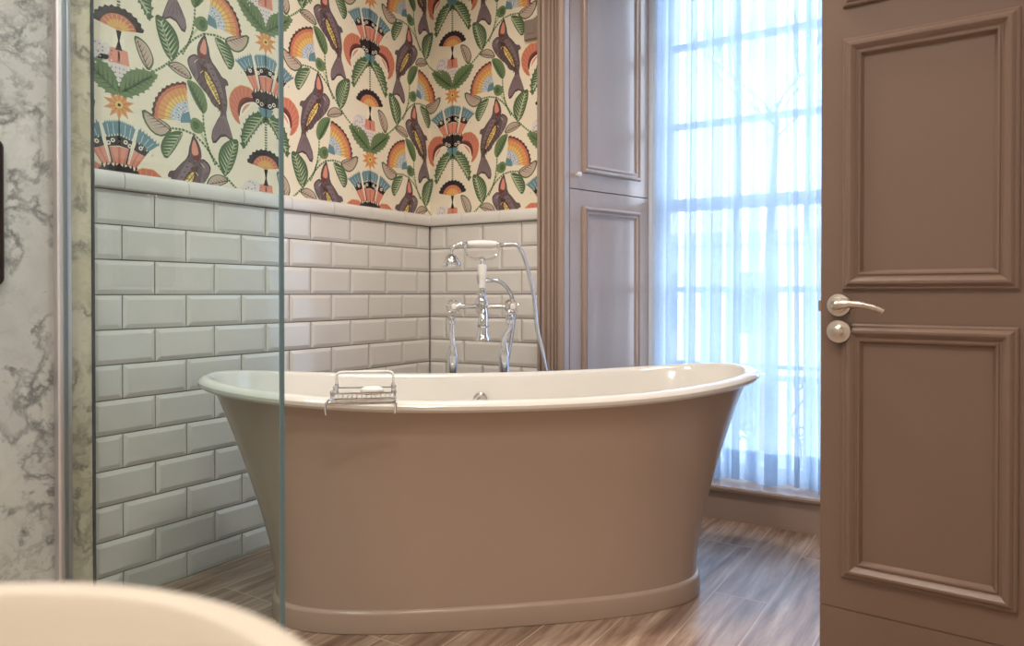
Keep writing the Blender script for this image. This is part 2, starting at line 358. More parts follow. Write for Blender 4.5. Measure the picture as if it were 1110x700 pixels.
def leaf(p,base,tip,fill='dgreen',vein='lgreen',n=7,mir=True,edge=None,w=.0072,jag=False):
    p=sm(shrink(p,1.13),1)
    if len(p)<18 or jag:
        q=[]
        for i in range(len(p)):
            a=p[i]; b=p[(i+1)%len(p)]; dx,dy=b[0]-a[0],b[1]-a[1]; q+=[a,(a[0]+dx*.5,a[1]+dy*.5),(a[0]+dx*.55-dy*.35,a[1]+dy*.55+dx*.35)] if jag else [a]
        p=q
    if edge: put(edge,p,1,mir,0); q=shrink(p,.84)
    else: q=p
    put(fill,q,1.3,mir,0)
    ax=(tip[0]-base[0],tip[1]-base[1]); L_=math.hypot(*ax); ax=(ax[0]/L_,ax[1]/L_)
    for i in range(1,n+1):
        t=L_*(i-.3)/(n+.6); o=(base[0]+ax[0]*t,base[1]+ax[1]*t)
        for s in (1,-1):
            c_,s_=math.cos(.85*s),math.sin(.85*s); d=(ax[0]*c_-ax[1]*s_,ax[0]*s_+ax[1]*c_)
            h=hit(q,o,d)
            if h and h<.09:
                h*=.86; e=(o[0]+d[0]*h,o[1]+d[1]*h); nx,ny=ax[0]*w/2,ax[1]*w/2
                put(vein,[(o[0]-nx,o[1]-ny),(e[0],e[1]),(o[0]+nx,o[1]+ny)],2,mir,0)
    strip([base,(base[0]+ax[0]*L_*.9,base[1]+ax[1]*L_*.9)],w*.8,vein,2,mir)
def arc(c,r0,r1,a0,a1,col,l,mir=True,n=14,rag=0,k=1):
    pts=[]
    for i in range(n+1):
        a=math.radians(a0+(a1-a0)*i/n); rr=r1*(1+(rag if i%2 else -rag)); pts.append((c[0]+rr*math.cos(a)*k,c[1]+rr*math.sin(a)))
    for i in range(n,-1,-1):
        a=math.radians(a0+(a1-a0)*i/n); pts.append((c[0]+r0*math.cos(a)*k,c[1]+r0*math.sin(a)))
    put(col,pts,l,mir,0)
# crown
for k in ('crown_c','crown_r'):
    put('teal',S[k],1,True,0)
    q=S[k]; b=q[-2] if k=='crown_r' else q[-1]
for k in ('band_c','band_r'): put('black',S[k],1.5,True,0)
for k in ('pink_c','pink_r'): put('pink',S[k],1.2,True,0)
for i in range(10):
    for c_ in ((.0+.004*i,.116-.0012*i),(.052+.0055*i,.104-.0042*i)): put('cream' if i%2 else 'teal',[(c_[0]-.002,c_[1]-.016),(c_[0]+.002,c_[1]-.016),(c_[0]+.001,c_[1]-.008)],1.8,True,0)
for i in range(7):
    put('teal',[(.002+.0062*i-.004,.137-.0011*i-.004),(.002+.0062*i,.147-.0016*i),(.002+.0062*i+.004,.137-.0011*i-.004)],.95,True,0)
    put('teal',[(.060+.009*i-.006,.127-.0052*i-.006),(.062+.009*i+.002,.134-.0056*i),(.060+.009*i+.004,.124-.0052*i-.004)],.95,True,0)
for x,y in ((0.0,.088),(.018,.083),(.062,.073),(.030,.074)): 
    arc((x,y),0,.0065,0,360,'cream',2,n=8); arc((x,y),0,.003,0,360,'black',2.4,n=6)
for a,b in (((.002,.065),(.002,.02)),((.024,.062),(.013,.02)),((.056,.058),(.036,.018)),((.072,.052),(.047,.016))):
    strip([a,b],.0035,'red',2); 
strip([(.036,.09),(.019,.018)],.004,'black',1.9); strip([(.047,.088),(.026,.02)],.0035,'cream',2)
for a,b in (((.0,.137),(.0,.104)),((.018,.133),(.015,.1)),((.034,.128),(.028,.095)),((.07,.112),(.062,.09)),((.086,.104),(.072,.084)),((.1,.094),(.08,.076))):
    strip([a,b],.0022,'blue',2)
put('black',S['body'],1.6,True,0)
for x,y in ((0.0,-.032),(.017,-.03),(.033,-.023)):
    arc((x,y),0,.0072,0,360,'cream',2,n=8); arc((x,y),0,.0042,0,360,'black',2.4,n=6)
put('teal',S['under'],1.7,True,0)
put('red',S['wing'],1.1); put('maroon',S['wing_in'],1.4); put('cream',[(.044,-.031),(.067,-.034),(.088,-.046),(.099,-.062),(.104,-.090),(.090,-.086),(.074,-.064),(.055,-.046)],1.5); put('pink',[(.060,-.037),(.080,-.046),(.092,-.062),(.096,-.082),(.086,-.068),(.072,-.052)],1.6); strip(S['wing'][1:10],.003,'orange',1.9)
leaf(S['droop'],(.012,-.072),(.09,-.18),n=9,jag=True)
strip(S['stem'],.006,'dgreen',1,True,.009)
# small fan
arc((-.001,-.252),.046,.068,12,168,'black',1.2,False,n=22,rag=.04,k=1.12)
arc((-.001,-.252),.030,.047,12,168,'red',1.4,False,k=1.12); arc((-.001,-.252),.0,.031,12,168,'orange',1.5,False,k=1.12)
for a in range(24,168,18): strip([(-.001+.012*math.cos(math.radians(a)),-.252+.012*math.sin(math.radians(a))),(-.001+.044*1.1*math.cos(math.radians(a)),-.252+.044*math.sin(math.radians(a)))],.0018,'yellow',2,False)
put('cream',[(-.016,-.262),(.016,-.262),(.018,-.31),(-.018,-.31)],1.1,False); put('black',S['neck'],1.6,True,0)
put('pink',S['salmon'],1.5,True,0); strip([(0,.34),(.001,.31)],.005,'red',2)
arc((-.052,.322),0,.036,0,360,'pale',1.1,False,n=16,k=1.15)
for i in range(34):
    a=i*2.4; r=.034*math.sqrt(i/34); x,y=-.052+r*1.15*math.cos(a),.322+r*math.sin(a)
    arc((x,y),0,.0026,0,360,'plum2' if i%2 else 'cream',2,False,n=5)
put('pale',[(-.045,.300),(0,.305),(.03,.30),(.012,.262),(-.004,.238),(-.02,.262)],1.0,False)
for i in range(12): arc((-.02+.011*(i%4),.292-.013*(i//4)),0,.0022,0,360,'plum2',2,False,n=5)
leaf(S['leafN'],(.085,.309),(.05,.394),'pinkish','brown',6,False,'dgreen',.003)
leaf(S['vleaf'],(.008,.226),(.105,.3),'mgreen','dgreen',7,jag=True)
# star flower
for i in range(10):
    a=math.radians(i*36+18); c=(0,.187); t=(c[0]+.046*math.cos(a),c[1]+.046*math.sin(a))
    b1=(c[0]+.022*math.cos(a+.42),c[1]+.022*math.sin(a+.42)); b2=(c[0]+.022*math.cos(a-.42),c[1]+.022*math.sin(a-.42))
    put('orange',[c,b2,t,b1],1.2+.01*i,False,0); strip([(c[0]+.012*math.cos(a),c[1]+.012*math.sin(a)),(c[0]+.032*math.cos(a),c[1]+.032*math.sin(a))],.003,'red',2,False)
arc((0,.187),0,.011,0,360,'yellow',2.3,False,n=8); arc((0,.187),0,.005,0,360,'brown',2.6,False,n=6)
# side foliage
strip(S['branch'],.007,'lgreen',.8); strip(S['branch'],.007,'dgreen',1,True,.011)
strip(S['stemB'],.006,'lgreen',.8); strip(S['stemB'],.006,'dgreen',1,True,.011)
strip(S['fanstem'],.008,'lgreen',.8); strip([(.275,.124),(.286,.095)],.007,'lgreen',.8)
leaf(S['leafA'],(.158,.361),(.122,.474),n=8)
leaf(shrink(S['brown'],1.12),(.148,.342),(.22,.320),'pinkish','brown',6,True,'dgreen',.003)
leaf(S['leafB'],(.262,.221),(.212,.305),'mgreen','dgreen',6)
leaf(S['leafC'],(.306,.467),(.357,.384),n=7)
leaf([(x+.002,y*1.0-(.012 if y<.475 and x>.35 else 0)) for x,y in shrink(S['brown2'],1.1)],(.340,.468),(.424,.514),'pinkish','brown',7,True,'dgreen',.003)
# fish
put('black',shrink(S['fish'],1.03),1.1); put('plum',S['fish'],1.2); put('plum2',S['fingrey'],1.5); put('plum2',S['tail'],1.5); put('pink',S['beak'],1.7); put('maroon',S['throat'],1.8)
put('brown',shrink(S['yellow'],1.15),1.6); put('yellow',[(x+.012*0,y) for x,y in shrink(S['yellow'],.8)],1.9); put('plum2',[(.268,.375),(.284,.385),(.31,.355),(.33,.31),(.338,.27),(.325,.29),(.30,.33)],1.55)
for i in range(9):
    t=i/9; x=.225+.11*t; y=.34-.12*t
    strip([(x+.012,y+.006),(x+.004,y-.012)],.0022,'black',2)
for i in range(10):
    t=i/10; strip([(.284+.05*t,.385-.12*t),(.300+.048*t,.372-.115*t)],.0025,'plum2',2)
for i in range(7):
    t=i/7; strip([(.268+.05*t,.352-.085*t),(.276+.05*t,.358-.085*t)],.002,'brown',2.2)
for dx in (-.018,-.006,.006,.018): strip([(.326+dx*.3,.215),(.328+dx*1.3,.172)],.002,'plum',2)
strip([(.242,.403),(.267,.468)],.0035,'brown',2); strip([(.268,.468),(.281,.43),(.286,.396)],.003,'black',2)
for i in range(14):
    t=i/14; strip([(.232+.098*t,.372-.13*t),(.243+.092*t,.385-.14*t)],.0016,'cream' if i%3==0 else 'plum',2.1)
for i in range(16):
    for j in range(2):
        t=i/16; x=.262+.066*t+j*.020; y=.392-.140*t-j*.006
        arc((x,y),.0,.0042,200,340,'black' if (i+j)%2 else 'plum2',2.05,n=4)
strip([(.246,.380),(.258,.36),(.283,.325),(.310,.28),(.322,.24)],.0022,'black',2.1)
for i in range(7):
    t=i/7; strip([(.214+.012*t,.36-.03*t),(.236,.352-.03*t)],.0016,'plum',2.1)
for a,b in (((.06,.008),(.066,-.014)),((.078,.012),(.08,-.018)),((.096,.010),(.092,-.022)),((.112,.002),(.101,-.032)),((.124,-.012),(.108,-.044)),((.132,-.03),(.112,-.058)),((.135,-.05),(.113,-.072)),((.132,-.072),(.11,-.085))):
    strip([a,b],.0024,'pink',1.8)
strip([(.04,-.024),(.075,-.030),(.098,-.052),(.105,-.085)],.003,'black',1.9)
for i in range(9):
    x=-.048+.012*i; put('black',[(x-.005,.0),(x+.001,.026-.0003*abs(x)*900*.3),(x+.006,.0)],1.55,False,0)
# half fan flower
c=(.222,.180)
arc(c,.1,.124,98,186,'brown',1.0,n=20,rag=.02,k=1.02); arc(c,.09,.116,99,185,'red',1.1,n=18,rag=.01,k=1.02)
arc(c,.060,.106,100,184,'orange',1.2,k=1.02); arc(c,.056,.085,101,183,'yellow',1.3,k=1.02); arc(c,.03,.068,102,182,'blue',1.4,n=18,rag=.05,k=1.02); arc(c,0,.046,104,180,'blue',1.45,k=1.0); arc(c,0,.036,102,190,'teal',1.5,k=1.0)
for a in range(106,184,9): 
    ca,sa=math.cos(math.radians(a)),math.sin(math.radians(a)); strip([(c[0]+.066*ca,c[1]+.066*sa),(c[0]+.112*ca,c[1]+.112*sa)],.0024,'red',2)
for i in range(26):
    a=math.radians(108+(i*29)%70); r=.036+.028*((i*7)%10)/10
    arc((c[0]+r*math.cos(a),c[1]+r*math.sin(a)),0,.0026,0,360,'plum2' if i%2 else 'cream',2,n=5)
put('mgreen',[(.222,.196),(.24,.2),(.262,.186),(.268,.165),(.250,.150),(.228,.152),(.216,.17)],1.7); put('dgreen',[(.226,.186),(.24,.19),(.25,.175),(.24,.16),(.226,.166)],1.9)

def wallpaper(T,s_lo,s_hi,cols,to_s,parent):
    f=MB(); f.add([T(s_lo,1.233,.0008),T(s_hi,1.233,.0008),T(s_hi,H,.0008),T(s_lo,H,.0008)],[(0,1,2,3)],PI_['paper'])
    for a,par in cols:
        z0=1.564-(.326 if par else 0)-.652
        for r in range(4):
            zz=z0+r*.652
            for c,p,l in U:
                q=[to_s(a+x,zz+y) for x,y in p]
                q=clip(q,s_lo+.0005,s_hi,1.234,H-.01)
                if len(q)>=3: f.add([T(s,z,.0008+.00028*l) for s,z in q],[list(range(len(q)))],PI_[c])
    o=f.build('wallpaper',PM,parent)
    return o
cols=[(.129+.497*k,k%2) for k in range(-4,3)]
wallpaper(TL,0,1.500,[c for c in cols if c[0]<.5],lambda a,z:(-a*1.041,z),WL)
wallpaper(TB,0,.574,[c for c in cols if c[0]>-.6],lambda a,z:(a,z),WB)
f=MB(); f.add([(.0105,-.0,.0),(.0105,-.0105,0),(0,-.0105,0),(.0105,-.0,1.18),(.0105,-.0105,1.18),(0,-.0105,1.18)],[(0,1,4,3),(1,2,5,4)]); 
# marble cladding nearer the viewer on the left wall
f=MB(); f.box(.0005,.016,-3.9,-1.571,0,H); tag(f.build('trim_1',M['marble']),'grey veined marble slab cladding the left wall of the shower','marble cladding',kind='structure')
f=MB(); f.box(.0005,.020,-1.5055,-1.499,0,H); tag(f.build('trim_2',M['dark_seal']),'thin dark upright strip where marble meets the tiles','edge strip',kind='structure')

f=MB(); f.box(.0005,.016,-1.570,-1.5065,0,H); tag(f.build('trim_8',M['marble_cream_tone']),'narrow marble strip in a cream tone behind the edge of the glass screen','marble edging',kind='structure')  # same veining as the grey slab, coloured a yellower cream
# grey plate beside the architrave
f=MB(); z0,z1=1.918,2.0
f.loops([[TB(s,z,d) for s,z in ((.505+i,z0+i),(.572-i*.3,z0+i),(.572-i*.3,z1-i),(.505+i,z1-i))] for i,d in ((0,.002),(0,.012),(.004,.016))],0,False,True,False,True)
f.box(.522,.556,-.020,-.016,1.942,1.976)
tag(f.build('wall_plate',M['plate']),'small square grey plate on the wallpaper beside the window frame','wall plate')

# architraves
APROF=[(0,0),(0,.020),(.004,.030),(.012,.034),(.016,.030),(.018,.014),(.022,.014),(.024,.030),(.032,.040),(.040,.034),(.044,.016),(.048,.024),(.060,.026),(.062,.016),(.066,.016),(.068,.028),(.078,.030),(.080,.018),(.084,.018),(.086,.030),(.094,.034),(.098,.022),(.102,.024),(.106,.044),(.116,.050),(.128,.046),(.134,.036),(.134,0)]
def architrave(x0,sg,n):
    f=MB(); L=[[(x0+sg*a,-d,z) for a,d in APROF] for z in (0,2.60)]
    f.loops(L,0,False,True,True,True)
    f.box(min(x0,x0+sg*.138)-.002,max(x0,x0+sg*.138)+.002,-.052,0,0,.20)
    return f.build(n,M['taupe'])
tag(architrave(.573,1,'trim_3'),'fluted taupe architrave between the tiles and the shutters','architrave',kind='structure')
tag(architrave(2.147,-1,'trim_4'),'fluted taupe architrave behind the door','architrave',kind='structure')
f=MB(); f.box(.573,2.147,-.05,0,2.60,2.73); f.box(.555,2.165,-.065,0,2.715,2.75-.001); tag(f.build('trim_5',M['taupe']),'taupe architrave head above the window','architrave',kind='structure')

# panel moulding swept round a rectangle: prof = (inset, depth)
def mould(f,T,a0,z0,a1,z1,prof,m=0):
    L=[[T(a0+i,z0+i,d),T(a1-i,z0+i,d),T(a1-i,z1-i,d),T(a0+i,z1-i,d)] for i,d in prof]
    f.loops(L,m,False)
def boxT(f,T,a0,a1,z0,z1,d0,d1,m=0):
    v=[T(a,z,d) for d in (d0,d1) for z in (z0,z1) for a in (a0,a1)]
    f.add(v,[(0,2,3,1),(4,5,7,6),(0,1,5,4),(2,6,7,3),(0,4,6,2),(1,3,7,5)],m)
SPROF=[(0,0),(.001,.007),(.005,.012),(.010,.013),(.015,.010),(.018,.005),(.022,.005),(.024,.008),(.028,.008),(.032,.003),(.038,.0005)]
def shutter(x0,sg,z0,z1,p0,p1,label,knob):
    e=empty('window_shutter',(x0,0,z0)); tag(e,label,'shutter','taupe panelled window shutters')
    dx,dy=.279*sg,.96; nx,ny=.96*sg,-.279
    T=lambda a,z,d:(x0+dx*a+nx*d,dy*a+ny*d,z)
    f=MB(); boxT(f,T,.004,.500,z0,z1,-.028,0); f.build('shutter_leaf',M['taupe'],e)
    f=MB(); mould(f,T,.075,p0,.440,p1,SPROF); f.build('panel_moulding',M['taupe'],e)
    if knob:
        f=MB(); f.lathe([(.004,0),(.004,.008),(.010,.012),(.0115,.018),(.009,.024),(.003,.026)],T(.040,knob,0),(nx,ny,0),12); tag(f.build('knob',M['porcelain'],e),'small white knob')
    return e
shutter(.707,1,1.304,2.50,1.37,2.43,'upper taupe panelled shutter with a small white knob, left of the curtain',1.358)
shutter(.707,1,.125,1.300,.20,1.236,'lower taupe panelled shutter behind the bath, left of the curtain',0)
shutter(2.013,-1,1.304,2.50,1.37,2.43,'upper taupe panelled shutter hidden behind the door',1.358)
shutter(2.013,-1,.125,1.300,.20,1.236,'lower taupe panelled shutter hidden behind the door',0)

# sill and board below the window
f=MB(); f.prism([(.765,.27),(1.955,.27),(1.93,.36),(.79,.36)],0,.112); tag(f.build('trim_6',M['taupe']),'low taupe board under the window sill','board',kind='structure')
f=MB(); pr=[(.262,.112),(.254,.118),(.252,.127),(.256,.134),(.266,.137),(.276,.134),(.280,.124),(.60,.124),(.60,.1125),(.27,.1125)]
f.loops([[(.765+(y-.27)*.27,y,z) for y,z in pr],[(1.955-(y-.27)*.27,y,z) for y,z in pr]],0,False,True,True,True)
tag(f.build('trim_7',M['taupe']),'taupe window sill with rounded front bead','sill',kind='structure')

# window
W=empty('window_1',(1.36,.5,.125)); tag(W,'tall white sash window behind the sheer curtain','window',kind='structure')
f=MB()
f.box(.80,.885,.485,.60,.125,2.52); f.box(1.835,1.92,.485,.60,.125,2.52); f.box(.80,1.92,.485,.60,2.46,2.52)
f.build('window_frame',M['white_paint'],W)
def sash(z0,z1,y,bars,name):
    f=MB(); w=.042
    f.box(.885,.885+w,y,y+.04,z0,z1); f.box(1.835-w,1.835,y,y+.04,z0,z1); f.box(.885,1.835,y,y+.04,z0,z0+.05); f.box(.885,1.835,y,y+.04,z1-.045,z1)
    for X in (1.22,1.50): f.box(X-.008,X+.008,y+.004,y+.036,z0,z1)
    for zb in bars: f.box(.885,1.835,y+.004,y+.036,zb-.013,zb+.013)
    s=f.build('sash',M['white_paint'],W)
    g=MB(); g.box(.90,1.82,y+.018,y+.022,z0+.02,z1-.02); g.build('pane',M['pane'],s)
sash(.127,1.292,.500,(.539,.90),'a'); sash(1.245,2.46,.545,(1.618,1.965,2.31),'b')

# curtain: gathered sheer
def curtain():
    e=empty('curtain',(1.38,.40,.14)); tag(e,'sheer white voile curtain hanging in folds before the window','curtain')
    n=420; x0,x1=.895,1.80; path=[]
    folds=[]; x=x0
    rs=random.Random(5)
    while x<x1:
        w=rs.choice((.075,.105,.13,.155)); folds.append((x,w,rs.uniform(.6,1.3),w*rs.uniform(.16,.36))); x+=w
    for (x,w,a,ov) in folds:
        for k in range(14):
            t=k/14; path.append((x+w*t+ov*math.sin(4*PI*t), a*.024*math.sin(2*PI*t)))
    def sheet(f,za,zb,steps,off=0):
        L=[]
        for s in range(steps+1):
            z=za+(zb-za)*s/steps; g=1-.10*max(0,(z-.2)/2.3); 
            L.append([(1.38+(px-1.38)*(.985+.015*(1-z/2.4))+.004*math.sin(z*2.3+px*9), .40+off+py*g+.004*math.sin(z*3+px*17), z+(.006*math.sin(px*31) if s==0 else 0)) for px,py in path])
        f.loops(L,0,True,False)
    f=MB(); sheet(f,.130,2.44,22); f.build('voile_panel',M['voile'],e)
    f=MB(); sheet(f,.1305,.255,3,.0025); f.build('hem',M['voile'],e)
    return e
curtain()
f=MB(); f.tube([(.86,.40,2.445),(1.86,.40,2.445)],.008); tag(f.build('curtain_rod',M['white_paint']),'slim rod carrying the sheer curtain','rod')

# ------------------------------------------------------------- outside
f=MB(); f.box(-.4,3.1,.62,1.12,-.15,.0); tag(f.build('balcony_slab',M['facade']),'narrow stone balcony ledge outside the window','balcony',kind='structure')
R=empty('balcony_railing',(1.36,1.02,0)); tag(R,'wrought iron scroll railing outside, seen through the curtain','railing')
f=MB(); f.box(.5,2.4,1.005,1.035,.525,.545); f.box(.5,2.4,1.01,1.03,.06,.072)
for k in range(5): x=.67+.474*k-.12; f.box(x-.006,x+.006,1.014,1.026,0,.53)
f.build('frame',M['iron'],R)
def scroll(xc,s):
    f=MB(); sp=lambda x,z,r,a0,a1:[(x+s*r*(1-.75*k/23)*math.cos(a0+(a1-a0)*k/23),1.02,z+r*(1-.75*k/23)*math.sin(a0+(a1-a0)*k/23)) for k in range(24)]
    f.tube(sp(xc,.235,.040,PI*.1,-3.0*PI),.0045,6); f.tube(sp(xc+s*.008,.455,.028,PI,-2.4*PI),.0045,6)
    f.tube(spline([(xc+s*.040,1.02,.245),(xc+s*.042,1.02,.30),(xc+s*.005,1.02,.36),(xc-s*.022,1.02,.41),(xc-s*.020,1.02,.455)]),.0045,6)
    f.tube([(xc,1.02,.07),(xc+.004,1.02,.13),(xc,1.02,.195)],.0045,6)
    f.tube(spline([(xc,1.02,.17),(xc-s*.03,1.02,.19),(xc-s*.045,1.02,.17)]),.004,6); f.tube(spline([(xc-s*.04,1.02,.235),(xc-s*.05,1.02,.28),(xc-s*.03,1.02,.31)]),.004,6)
    f.build('scroll',M['iron'],R)
for k in range(8): scroll(.67+.237*k,1 if k%2==0 else -1)
f=MB(); f.box(-30,30,1.2,60,-3.6,-3.5); tag(f.build('ground',M['road']),'street paving far below the window','street',kind='structure')
B=empty('building',(0,16,-3.5)); tag(B,'pale town house across the street, seen through the curtain','building')
f=MB(); f.box(-14,6,16,22,-3.5,2.1); f.build('wall',M['facade'],B); f=MB(); f.box(-14.3,6.3,15.7,22,2.1,2.4); f.build('cornice',M['facade'],B)
for i in range(8):
    for z in (-2.6,-.2):
        g=MB(); x=-12.8+2.4*i; g.box(x,x+1.1,15.9,16.0,z,z+1.7); w=g.build('window',M['white_paint'],B)
        g=MB(); g.box(x+.1,x+.5,15.86,15.9,z+.1,z+1.6); g.box(x+.6,x+1.0,15.86,15.9,z+.1,z+1.6); g.build('pane',M['far_glass'],w)
T_=empty('tree',(-2.2,15,-3.5)); tag(T_,'bare-branched tree outside, faint at the top of the window','tree')
f=MB(); rt=random.Random(3)
f.tube([(-2.2,15,-3.5),(-2.15,15,1),(-1.9,15,5)],[.13,.10,.06],8)
def br(p,d,L_,r,k):
    q=p+d*L_; mid=p+d*L_*.5+Vector((rt.uniform(-.1,.1),rt.uniform(-.1,.1),rt.uniform(-.05,.1)))*L_
    f.tube([p,mid,q],[r,r*.8,r*.55],5)
    if k:
        for _ in range(3):
            dd=(d+Vector((rt.uniform(-.8,.8),rt.uniform(-.5,.5),rt.uniform(-.3,.7)))).normalized(); br(q,dd,L_*.72,r*.55,k-1)
for a in range(6): br(Vector((-1.95,15,4.4+.15*a)),Vector((math.cos(a*1.3)*.8,.3*math.sin(a*2),.7)).normalized(),1.0,.035,4)
f.build('trunk',M['bark'],T_)

# ------------------------------------------------------------- door
def Td(a,z,d): return (1.778+.9977*a-.0677*d, -.756-.0677*a-.9977*d, z)
D=empty('door_1',(1.778,-.756,0)); tag(D,'open taupe panelled door with brushed metal lever handle','door',kind='structure')
f=MB()
boxT(f,Td,0,.470,.155,2.15,-.040,0); boxT(f,Td,0,.470,.008,.1525,-.040,0); boxT(f,Td,.002,.468,.1525,.155,-.038,-.003)
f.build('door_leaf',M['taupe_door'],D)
DPROF=[(0,0),(.0005,.007),(.004,.010),(.008,.010),(.010,.013),(.015,.0175),(.020,.0175),(.026,.013),(.030,.009),(.033,.0085),(.035,.011),(.039,.0105),(.042,.005),(.045,.0003)]
for a0,z0,a1,z1 in ((.047,.892,.386,1.468),(.047,.229,.386,.815),(.047,1.540,.386,2.05)):
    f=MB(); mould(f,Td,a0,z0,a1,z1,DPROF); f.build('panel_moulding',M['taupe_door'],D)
f=MB(); f.lathe([(.026,0),(.0265,.003),(.0255,.008),(.018,.009),(.017,.011),(.011,.012),(.010,.026)],Td(.0405,.857,0),Vector(Td(0,0,1))-Vector(Td(0,0,0)),28)
h=f.build('rose',M['satin'],D); tag(h,'round brushed metal rose')
f=MB(); P=spline([Td(.0405,.857,.020),Td(.0405,.857,.040),Td(.048,.858,.048),Td(.075,.861,.052),Td(.105,.858,.052),Td(.128,.851,.050),Td(.142,.844,.048)],6)
f.tube(P,[.010]*6+[.0105]*6+[.0095]*6+[.0075]*6+[.0065]*6+[.006]*6+[.006],12)
tag(f.build('lever_handle',M['satin'],D),'curved brushed metal lever handle')
f=MB(); ax=Vector(Td(0,0,1))-Vector(Td(0,0,0))
f.lathe([(.026,0),(.0265,.019),(.0255,.022),(.013,.0225),(.0115,.0235),(.0105,.030),(.006,.032)],Td(.0435,.797,0),ax,28)
tag(f.build('thumb_turn',M['satin'],D),'round brushed metal lock rose with thumb turn')
f=MB(); boxT(f,Td,-.009,.001,.842,.868,-.027,-.014); f.build('latch',M['latch'],D)

# ------------------------------------------------------------- bathtub
AX=math.radians(41.8); TUB=empty('bathtub',(.863,-.782,0),AX); tag(TUB,'freestanding boat-shaped bath, taupe outside and cream inside','bathtub')
def plan(a,b,n,z,k=96,dz=None):
    out=[]
    for i in range(k):
        t=2*PI*i/k; c,s=math.cos(t),math.sin(t)
        x=a*math.copysign(abs(c)**(2/n),c); y=b*math.copysign(abs(s)**(2/n),s)
        zz=z if dz is None else z+dz(x/a)
        out.append((x,y,zz))
    return out
tubm=Matrix.Translation((.863,-.782,0))@Matrix.Rotation(AX,4,'Z')
def tubbuild(f,name,m,par=TUB):
    f.v=[tuple(tubm@Vector(v)) for v in f.v]; o=f.build(name,m,par); 
    return o
rise=lambda q:.046*abs(q)**2.4
f=MB(); L=[]
PR=[(.052,.616,.252,3.0),(.075,.616,.252,3.0),(.12,.619,.253,3.0),(.19,.632,.257,2.9),(.27,.655,.263,2.8),(.35,.683,.272,2.7),(.43,.714,.284,2.6),(.50,.744,.298,2.5),(.55,.767,.309,2.45),(.583,.785,.318,2.4)]
for z,a,b,n in PR:
    t=max(0,(z-.1)/.483)**1.5; L.append(plan(a,b,n,z,dz=(lambda q,t=t:rise(q)*t)))
f.loops(L); tubbuild(f,'outer_shell',M['tub_paint'])
f=MB(); L=[plan(a,b,3.0,z) for z,a,b in ((0.0,.624,.260),(.002,.626,.262),(.050,.626,.262),(.054,.625,.261),(.058,.621,.257),(.060,.617,.252),(.060,.60,.24))]
f.loops(L,cap0=True); tubbuild(f,'plinth',M['tub_paint'])
f=MB(); L=[]
cz=.597; ca,cb=.801,.326; rr=.0165
for k in range(-5,10):          # rolled lip
    a=math.radians(k*22.5-60); q=1.25 if math.cos(a)>0 else 1
    if k<-1: continue
    L.append(plan(ca+rr*math.cos(a)*1.25,cb+rr*math.cos(a)*1.25,2.4,cz+rr*math.sin(a),dz=rise))
# start under the lip then over the top and down inside
L=[]
for deg in (-150,-110,-80,-50,-20,10,40,70,95,120,145,165):
    a=math.radians(deg); L.append(plan(ca+rr*1.3*math.cos(a),cb+rr*1.3*math.cos(a),2.4,cz+rr*math.sin(a),dz=rise))
for z,a,b,n,t in ((.585,.772,.302,2.4,1),(.55,.752,.290,2.4,.9),(.48,.716,.275,2.45,.7),(.38,.664,.256,2.5,.45),(.28,.616,.240,2.6,.22),(.20,.575,.222,2.6,.1),(.155,.55,.195,2.6,0),(.135,.49,.15,2.5,0),(.128,.35,.09,2.4,0),(.126,.1,.03,2.2,0)):
    L.append(plan(a,b,n,z,dz=(lambda q,t=t:rise(q)*t)))
f.loops(L,cap1=True); f.sm=[True]*len(f.sm); tubbuild(f,'basin',M['enamel'])
f=MB(); o=(.0,.2840,.526); axv=(0,-.975,.22)
f.lathe([(.024,-.004),(.026,.002),(.024,.006),(.018,.0075),(.017,.004),(.011,.0035),(.010,.006),(.004,.007)],o,axv,24); tubbuild(f,'overflow',M['chrome'])
f=MB(); f.lathe([(.030,0),(.030,.003),(.026,.005),(.012,.004),(.010,.008),(.003,.009)],(0,0,.126),(0,0,1),20); tubbuild(f,'drain',M['chrome'])

